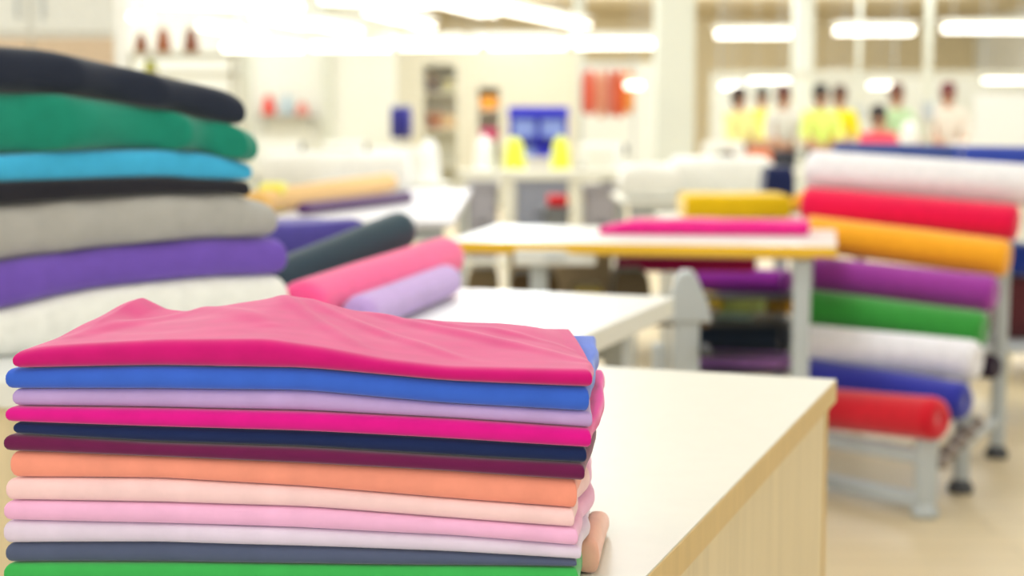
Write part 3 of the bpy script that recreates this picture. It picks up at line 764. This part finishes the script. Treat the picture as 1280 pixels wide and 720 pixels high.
# small fabric stacks on shelving far behind
def cabinet(pxa, pxb, Y, ztop, m, lab, d=.5, n=4, name='shelving_unit'):
    x0, x1 = xa_(pxa, Y), xa_(pxb, Y)
    t = thing(name, ((x0 + x1) / 2, Y + d / 2, 0), lab, 'shelf')
    for x in (x0, x1): MB().box((x, Y + d / 2, ztop / 2), (.04, d, ztop)).build('side_panel', m, t)
    MB().box(((x0 + x1) / 2, Y + d - .01, ztop / 2), (x1 - x0, .02, ztop)).build('back_panel', m, t)
    zs = [ztop * (k + .2) / n for k in range(n)] + [ztop]
    for z in zs: MB().box(((x0 + x1) / 2, Y + d / 2 - .01, z - .015), (x1 - x0 - .04, d - .02, .03)).build('shelf', m, t)
    return t, zs
SHM = mat('shelf_cream', (226, 222, 204), .6, vary=.02)
t, zs = cabinet(596, 626, 25, 1.95, SHM, 'narrow cream shelving unit with orange and crimson cloth on it')
k = zs[3]
blob2 = lambda px, Y, w_, z0, h_, rgb, lab, g=None: fslab('folded_fabric', fab('s%d_%d' % (px, int(z0 * 100)), rgb), (xa_(px, Y) - w_ / 2, Y, 0), (xa_(px, Y) + w_ / 2, Y, 0), .35, z0 + h_, z0, lab, g, r=.03, seed=px)
blob2(611, 25.03, .28, zs[3] + .002, .22, (240, 160, 60), 'orange folded cloth on the cream shelving unit')
blob2(611, 25.03, .28, zs[2] + .002, .20, (190, 50, 100), 'crimson folded cloth under the orange one on the cream shelving unit')
t, zs = cabinet(528, 572, 25, 2.3, SHM, 'wide cream shelving unit with brown cartons left of the narrow one')
def carton(px, Y, w_, z0, h_, rgb, lab, g='cartons on the shelving units'):
    x = xa_(px, Y); t = thing('carton', (x, Y + .17, z0), lab, 'box', g)
    m = mat('carton_%d_%d' % (px, int(z0 * 50)), rgb, .8, vary=.05)
    MB().box((x, Y + .17, z0 + h_ / 2), (w_, .32, h_)).build('body', m, t, bevel=.006)
    MB().box((x, Y + .17, z0 + h_ + .002), (w_ * .2, .322, .003)).box((x, Y + .008, z0 + h_ - .04), (w_ * .2, .003, .08)).build('tape', mat('tape', (212, 190, 150), .5), t)
carton(543, 25.02, .22, zs[2] + .002, .26, (140, 84, 60), 'reddish brown carton on the wide shelving unit')
carton(561, 25.02, .24, zs[2] + .002, .22, (190, 160, 120), 'tan carton beside the reddish brown one')
carton(541, 25.02, .22, zs[3] + .002, .28, (96, 84, 78), 'dark brown carton on the top shelf of the wide unit')
carton(561, 25.02, .2, zs[3] + .002, .20, (170, 166, 130), 'olive tan carton on the top shelf of the wide unit')
carton(668, 30, .9, 0, 1.9, (186, 172, 140), 'big tan wrapped carton standing behind the blue cabinet', None)

# white partition with shelf and small items at left
sx0, sx1 = xa_(318, 26.4), xa_(392, 26.4); zs_ = at(350, 146, 26.4).z
t = thing('wall_shelf', ((sx0 + sx1) / 2, 26.8, zs_), 'narrow grey shelf on the white partition at left', 'shelf')
MB().box(((sx0 + sx1) / 2, 26.83, zs_), (sx1 - sx0, .36, .05)).build('board', mat('shelf_grey', (176, 172, 164), .6), t)
for x in (sx0 + .1, sx1 - .1): MB().bar((x, 26.98, zs_ - .25), (x, 26.7, zs_ - .03), .03, .03).build('bracket', GREYM, t)
def cone(x, y, z, h_, r_, m, lab, g, cat='thread cone'):
    t = thing('thread_cone', (x, y, z), lab, cat, g)
    MB().lathe((x, y, z), [(r_, .01), (r_ * 1.02, h_ * .1), (r_ * .55, h_ * .93), (r_ * .3, h_ * .97)], 20).build('thread', m, t, smooth=True)
    MB().lathe((x, y, z), [(r_ * 1.05, 0), (r_ * 1.05, .012), (r_ * .3, .014), (r_ * .22, h_ * 1.08), (r_ * .1, h_ * 1.08)], 16).build('spool', CARD, t, smooth=True)
    return t
def cm(n, rgb): return mat('thread_' + n, rgb, .8, vary=.06)
cone(xa_(336, 26.8), 26.8, zs_ + .025, .34, .11, cm('red', (220, 50, 40)), 'red thread cone on the grey wall shelf', 'cones on the wall shelf')
cone(xa_(359, 26.8), 26.8, zs_ + .025, .38, .08, cm('sky', (170, 200, 214)), 'pale blue thread cone on the grey wall shelf', 'cones on the wall shelf')
cone(xa_(378, 26.8), 26.8, zs_ + .025, .22, .12, cm('rose', (214, 130, 120)), 'dull rose thread cone on the grey wall shelf', 'cones on the wall shelf')

# tall cabinet at far left with white doors above tan ones
CX0, CX1, CYc = xa_(-60, 10), xa_(147, 10), 10.0
zsplit = at(60, 44, 10).z
t = thing('tall_cabinet', ((CX0 + CX1) / 2, CYc + .18, 0), 'tall cabinet behind the left stack with white upper doors over tan lower ones', 'cabinet')
MB().box(((CX0 + CX1) / 2, CYc + .18, 1.5), (CX1 - CX0, .36, 3.0)).build('body', mat('cab_body', (224, 222, 214), .5), t, bevel=.01)
TAN = mat('tan_door', (212, 188, 160), .5, 'wood', vary=.04)
for i in range(2):
    cw = (CX1 - CX0) / 2; cx = CX0 + cw * (i + .5)
    o = MB().box((cx, CYc - .01, (zsplit + .02 + 2.98) / 2), (cw - .02, .02, 2.96 - zsplit)).build('upper_door', mat('cab_door_white', (228, 228, 222), .45), t, bevel=.003)
    MB().tube((cx + cw * .35 * (1 - 2 * i), CYc - .03, zsplit + .1), (cx + cw * .35 * (1 - 2 * i), CYc - .03, zsplit + .25), .008).build('handle', GREYM, o)
    o = MB().box((cx, CYc - .01, (zsplit - .02 + .08) / 2), (cw - .02, .02, zsplit - .1)).build('lower_door', TAN, t, bevel=.003)
    MB().tube((cx + cw * .35 * (1 - 2 * i), CYc - .03, 1.0), (cx + cw * .35 * (1 - 2 * i), CYc - .03, 1.15), .008).build('handle', GREYM, o)
# cone rack beside it
RACKC = mat('rack_cream', (208, 204, 188), .6, vary=.03)
Yc = 12
t = thing('cone_rack', (xa_(215, Yc), Yc + .2, 0), 'cream open rack behind the left stack with brown thread cones on its top board', 'rack')
x0, x1 = xa_(150, Yc), xa_(292, Yc); zc = at(200, 66, Yc).z
for x in (x0, x1):
    for y in (Yc, Yc + .4): MB().box((x, y, zc / 2), (.04, .04, zc)).build('upright', RACKC, t)
for z in (zc - .01, zc - .16, .9, .4): MB().box(((x0 + x1) / 2, Yc + .2, z), (x1 - x0 + .04, .44, .025)).build('shelf', RACKC, t)
GC = 'thread cones on the cream rack'
cone(xa_(173, Yc), Yc + .15, zc + .003, .15, .055, cm('brown', (140, 84, 56)), 'brown thread cone leftmost on the cream rack', GC)
cone(xa_(201, Yc), Yc + .15, zc + .003, .19, .06, cm('rust', (160, 92, 58)), 'rust brown thread cone in the middle of the white rack', GC)
cone(xa_(236, Yc), Yc + .15, zc + .003, .19, .06, cm('chestnut', (132, 74, 50)), 'chestnut thread cone rightmost on the cream rack', GC)
cone(xa_(184, Yc), Yc + .15, zc - .16 + .014, .10, .055, cm('acid', (226, 226, 40)), 'acid yellow thread cone on the lower board of the cream rack', GC)

# low partition on the right with white board
sbox('wall_screen', ((xa_(888, 31) + 12.5) / 2, 31, 1.15), (12.5 - xa_(888, 31), .12, 2.3), mat('screen_grey', (222, 222, 212), .7))
sbox('trim_6', ((xa_(735, 33) + xa_(815, 33)) / 2, 33, 1.3), (xa_(815, 33) - xa_(725, 33), .1, 2.6), WALLW)
sbox('trim_7', ((xa_(495, 29) + xa_(720, 29)) / 2, 29, 1.35), (xa_(720, 29) - xa_(495, 29), .1, 2.7), mat('screen_cream', (226, 220, 200), .7))
x0, x1 = xa_(1217, 17.5), xa_(1300, 17.5)
t = thing('white_board', ((x0 + x1) / 2, 17.5, 0), 'white board on legs at the right frame edge above the blue rolls', 'board')
MB().box(((x0 + x1) / 2, 17.5, 1.33), (x1 - x0, .05, .70)).build('panel', WHITE, t, bevel=.01)
for x in (x0 + .1, x1 - .1): MB().box((x, 17.5, .5), (.05, .05, 1.0)).box((x, 17.5, .02), (.06, .5, .04)).build('leg', GREYM, t)
# thin ceiling-hung conduits
for i, (px, Y, lab) in enumerate([(1158, 18, 'thin pale conduit drop between the two right-hand lamps'), (1072, 24, 'thin pale conduit drop below the middle right lamp')]):
    x = xa_(px, Y)
    t = thing('conduit_drop', (x, Y, .0), lab, 'conduit', 'conduit drops')
    MB().tube((x, Y, 0), (x, Y, CEIL), .05 if i == 0 else .04).build('pipe', COLM, t, smooth=True)
    MB().box((x, Y - .06, 1.5), (.14, .08, .2)).build('socket_box', GREYM, t, bevel=.006)
t = thing('wire_tray', (xa_(1090, 24), 24.0, at(1004, 90, 24).z), 'pale horizontal wire tray hanging across the right half of the hall', 'tray')
zz = at(1004, 93, 24).z
MB().box(((xa_(890, 24) + xa_(1290, 24)) / 2, 24.15, zz), (xa_(1290, 24) - xa_(890, 24), .18, .12)).build('channel', mat('tray_grey', (206, 204, 190), .6), t)
for px in (900, 1010, 1120, 1230): MB().tube((xa_(px, 24), 24.15, zz), (xa_(px, 24), 24.15, CEIL), .012, n=8).build('hanger', GREYM, t)

# ------------------------------------------------------------------ workers
def skin(name, pts, edges, m, parent, lvl=2):
    me = bpy.data.meshes.new(name); inv = wm(parent).inverted()
    me.from_pydata([tuple(inv @ Vector(p[0])) for p in pts], edges, []); me.materials.append(m)
    o = bpy.data.objects.new(name, me); COL.objects.link(o); o.parent = parent
    md = o.modifiers.new('skin', 'SKIN'); sl = me.skin_vertices[0].data
    for i, p in enumerate(pts):
        r = p[1]; sl[i].radius = (r, r) if not isinstance(r, tuple) else r
    sl[0].use_root = True; md.use_smooth_shade = True
    b = o.modifiers.new('sub', 'SUBSURF'); b.levels = 1; b.render_levels = lvl
    return o
SKIN = mat('skin', (196, 146, 116), .6, vary=.04)
def person(px, Y, hy, shirt, hair, lab, turn=0.0, lean=0.0, gap=0, sit=False, trousers=(70, 74, 90)):
    x = xa_(px, Y); hz = at(px, hy, Y).z; s = 1.0 if sit else hz / 1.60
    t = thing('person', (x, Y, 0), lab, 'person', 'workers in the hall', turn)
    R = Matrix.Rotation(turn, 3, 'Z'); dz = (hz - 1.60) if sit else 0
    def P(a, b, c): return V(x, Y, dz) + R @ V(a * s, b * s, c * s)
    kn = [(.11, .0, .50), (-.11, .0, .50)]; hipz = .92
    if sit:
        legs = [P(.10, 0, .92), P(.12, -.40, .92), P(.12, -.42, .92)]
    f = -1  # faces the camera side
    body = [(P(0, 0, .98), (.15 * s, .11 * s)), (P(0, lean * .3, 1.20), (.14 * s, .10 * s)), (P(0, lean * .6, 1.38), (.15 * s, .10 * s)), (P(0, lean, 1.47), (.06 * s, .06 * s)), (P(0, lean - .01, 1.53), .052 * s),
            (P(0, lean - .02, 1.60), (.072 * s, .085 * s)), (P(0, lean - .02, 1.67), (.070 * s, .08 * s))]
    ed = [(0, 1), (1, 2), (2, 3), (3, 4), (4, 5), (5, 6)]
    arms = []
    for sd in (1, -1):
        n0 = len(body)
        sp = [P(.17 * sd, lean * .8, 1.41), P(.23 * sd, lean - .08, 1.16), P(.15 * sd, lean - .30, 1.06), P(.13 * sd, lean - .38, 1.05)]
        body += [(sp[0], .052 * s), (sp[1], .042 * s), (sp[2], .030 * s), (sp[3], (.04 * s, .018 * s))]
        ed += [(2, n0), (n0, n0 + 1), (n0 + 1, n0 + 2), (n0 + 2, n0 + 3)]
        for fi in range(5):
            k = len(body); a = (fi - 2) * .017
            L = [.055, .075, .082, .076, .06][fi]
            if fi == 0:
                e1, e2 = P(.13 * sd - .045 * sd, lean - .39, 1.045), P(.13 * sd - .055 * sd, lean - .42, 1.03)
            else:
                e1 = P(.13 * sd + a * sd, lean - .38 - L * .6, 1.045); e2 = P(.13 * sd + a * sd, lean - .38 - L, 1.02)
            body += [(e1, .009 * s), (e2, .008 * s)]; ed += [(n0 + 3, k), (k, k + 1)]
        arms.append(sp)
        k = len(body)
        if sit: lg = [P(.09 * sd, 0, .93), P(.11 * sd, -.42, .95), P(.11 * sd, -.42, .50), P(.11 * sd, -.52, .47)]
        else: lg = [P(.09 * sd, 0, .90), P(.10 * sd, -.01, .50), P(.10 * sd, .02, .09), P(.10 * sd, -.13, .045)]
        body += [(lg[0], .085 * s), (lg[1], .058 * s), (lg[2], .042 * s), (lg[3], .035 * s)]; ed += [(0, k), (k, k + 1), (k + 1, k + 2), (k + 2, k + 3)]
        arms[-1] = (sp, lg)
    skin('body', body, ed, SKIN, t)
    sh = [(P(0, 0, .95), (.165 * s, .125 * s)), (P(0, lean * .3, 1.20), (.155 * s, .115 * s)), (P(0, lean * .6, 1.38), (.165 * s, .115 * s)), (P(0, lean, 1.455), (.075 * s, .075 * s))]
    es = [(0, 1), (1, 2), (2, 3)]
    for sp, lg in arms:
        k = len(sh); sh += [(sp[0], .066 * s), (sp[1], .056 * s), (sp[1].lerp(sp[2], .6), .045 * s)]; es += [(2, k), (k, k + 1), (k + 1, k + 2)]
    skin('shirt', sh, es, fab('shirt_%d' % px, shirt), t)
    tr = [(P(0, 0, .97), (.16 * s, .12 * s))]; et = []
    for sp, lg in arms:
        k = len(tr); tr += [(lg[0], .10 * s), (lg[1], .072 * s), (lg[2], .06 * s)]; et += [(0, k), (k, k + 1), (k + 1, k + 2)]
    skin('trousers', tr, et, fab('trousers', trousers), t)
    hd = P(0, lean - .02, 1.655)
    ax = (R @ V(1, 0, 0), R @ V(0, 1, 0), Z)
    hp = [(.02, -.16), (.075, -.13), (.093, -.05), (.098, .02), (.085, .07), (.05, .105), (.004, .115)]
    MB().lathe(hd + R @ V(0, .03 * s, .02), [(a * s, b * s) for a, b in hp], 20, 1, 1.08, ax).build('hair', mat('hair_%d' % px, hair, .6, vary=.1), t, smooth=True)
    for sd in (1, -1):
        MB().lathe(hd + R @ V(.03 * sd * s, -.088 * s, -.03 * s), [(.002, -.01), (.010, -.005), (.012, 0), (.010, .005), (.002, .01)], 10).build('eye', DARKM, t, smooth=True)
        MB().lathe(hd + R @ V(.078 * sd * s, -.01 * s, -.05 * s), [(.004, -.03), (.014, -.015), (.016, 0), (.014, .018), (.004, .03)], 10).build('ear', SKIN, t, smooth=True)
    MB().lathe(hd + R @ V(0, -.095 * s, -.06 * s), [(.014, -.02), (.017, -.012), (.008, .02), (.004, .03)], 10).build('nose', SKIN, t, smooth=True)
    MB().box(hd + R @ V(0, -.088 * s, -.10 * s), (.04 * s, .012 * s, .008 * s), ax).build('mouth', mat('lips', (150, 80, 76), .5), t)
    return t
DB = (58, 40, 34)
person(923, 19.8, 126, (238, 232, 150), DB, 'person in a pale yellow shirt standing right of the cream column', .6)
person(952, 22.5, 124, (244, 238, 110), (90, 90, 84), 'person in a bright yellow top standing farther back beside the pale yellow shirt', -.2)
person(979, 20.5, 124, (214, 210, 204), (84, 34, 28), 'person with reddish hair in a light grey shirt', .2)
person(1025, 19.9, 123, (222, 240, 120), (44, 40, 38), 'person in a lime green shirt behind the rolls', .1)
person(1049, 21.5, 124, (240, 220, 26), (78, 44, 30), 'person in a strong yellow shirt next to the one in lime', -.3)
person(1120, 20.6, 122, (186, 216, 170), (98, 50, 36), 'person in a pale green shirt behind the white hooded cover', .2)
person(1184, 20.2, 121, (226, 214, 200), (100, 30, 36), 'person with dark red hair in a cream shirt near the right frame edge', -.1)
person(1098, 18.2, 150, (240, 80, 104), (40, 34, 34), 'person in a coral shirt seated lower than the others', .1, sit=True)
# stool under the seated worker
sx = xa_(1098, 18.2)
zs0 = at(1098, 150, 18.2).z - 1.60 + .82
t = thing('work_stool', (sx, 18.25, 0), 'round grey stool under the seated person in coral', 'stool')
MB().lathe((sx, 18.25, max(zs0 - .05, .2)), [(.17, 0), (.18, .02), (.17, .045), (.02, .05)], 20).build('seat', GREYP, t, smooth=True)
for a in range(4):
    ca, sa = math.cos(a * math.pi / 2 + .8), math.sin(a * math.pi / 2 + .8)
    MB().tube((sx + .2 * ca, 18.25 + .2 * sa, 0), (sx + .1 * ca, 18.25 + .1 * sa, max(zs0 - .05, .2)), .014, n=10).build('leg', GREYM, t)
# coloured bundles between the workers
GB = 'bundles on the right-hand sewing tables'
for px, w_, h_, rgb, lab in [(950, 30, 22, (226, 120, 70), 'orange cloth bundle on the table before the bright yellow top'), (1175, 28, 24, (234, 150, 100), 'orange peach cloth bundle on the table at far right'),
                          (1040, 22, 14, (120, 110, 100), 'grey brown cloth bundle on the table before the lime shirt')]:
    x = xa_(px, 18.9)
    table_z = .802
    fslab('cloth_bundle', fab('b%d' % px, rgb), (x - w_ / 206, 18.85, 0), (x + w_ / 206, 18.85, 0), .3, table_z + h_ / 103 * 1.2, table_z, lab, GB, r=.06, wr=.05, seed=px, cat='bundle')

# ------------------------------------------------------------------ hanging lamps
TUBE = mat('lit_tube', (255, 253, 244), .4, 'emit', bump=3.2)
HOUS = mat('lamp_housing', (240, 240, 234), .5, vary=.01)
def lamp(p, q, lab, r=.028, up=CEIL):
    p, q = Vector(p), Vector(q); c = (p + q) / 2; d = (q - p).normalized()
    t = thing('tube_lamp', c, lab, 'lamp', 'hanging tube lamps')
    MB().bar(p + Z * .09, q + Z * .09, .26, .05).build('housing', HOUS, t, bevel=.01)
    x = d.cross(Z).normalized()
    for k in (-.075, .075):
        MB().tube(p + x * k + d * .04, q + x * k - d * .04, r, n=14).build('tube', TUBE, t, smooth=True)
    for e in (p + d * .15, q - d * .15):
        MB().tube(e + Z * .11, V(e.x, e.y, up), .006, n=6).build('cable', GREYM, t)
ZL = 2.55
def lampx(x0, x1, y, lab, Y, y1=None):
    lamp(at(x0, y, Y), at(x1, y if y1 is None else y1, Y), lab, .042)
lampx(892, 990, 43, 'lit tube lamp just right of the big cream column, upper row', 20)
lampx(1041, 1144, 39, 'lit tube lamp in the middle of the right upper row', 20)
lampx(1177, 1290, 36, 'lit tube lamp at the right frame edge, upper row', 20)
lampx(1228, 1290, 100, 'lit tube lamp at the right frame edge, lower row', 29)
lampx(935, 988, 100, 'lit tube lamp of the lower row right of the cream column', 29.6)
lampx(1030, 1066, 95, 'small dim tube lamp in the lower row behind the second column', 29)
lampx(900, 930, 108, 'short lower row lamp hard against the cream column', 28.6)
lampx(778, 806, 107, 'small lit lamp left of the cream column', 24)
lampx(1085, 1118, 107, 'smallest lit lamp above the pale green shirt', 29.4)
for i, nm in enumerate(('first', 'second', 'third', 'fourth', 'fifth')):
    a = 276 + i * 110
    lampx(a, a + 106, 60 - i * 1.0, nm + ' lamp from the left in the long frontal row', 20, 59.5 - i * 1.0)
for i, nm in enumerate(('left', 'middle', 'right')):
    lampx(470 + i * 118, 582 + i * 118, 51, nm + ' lamp of the second frontal row just behind the long one', 23)
OB = [((185, 4), (380, 10), 'long oblique lamp at the top left of the picture'), ((158, 20), (184, 22), 'short lamp beside the tall cabinet top'), ((254, 33), (325, 44), 'oblique lamp above the cream cone rack'),
      ((322, 20), (384, 33), 'short oblique lamp left of centre below the top lamp'), ((388, 30), (446, 40), 'oblique lamp next to the short one left of centre'),
      ((400, 0), (545, 6), 'oblique lamp touching the top edge left of centre'), ((464, 15), (536, 34), 'oblique lamp above the dark blue sheet'), ((545, 2), (612, 18), 'oblique lamp at the top edge above the blue cabinet'), ((622, 10), (730, 32), 'oblique lamp leading to the long row right of centre')]
for a, b, lab in OB: lamp(on(a[0], a[1], ZL + .1), on(b[0], b[1], ZL + .1), lab)
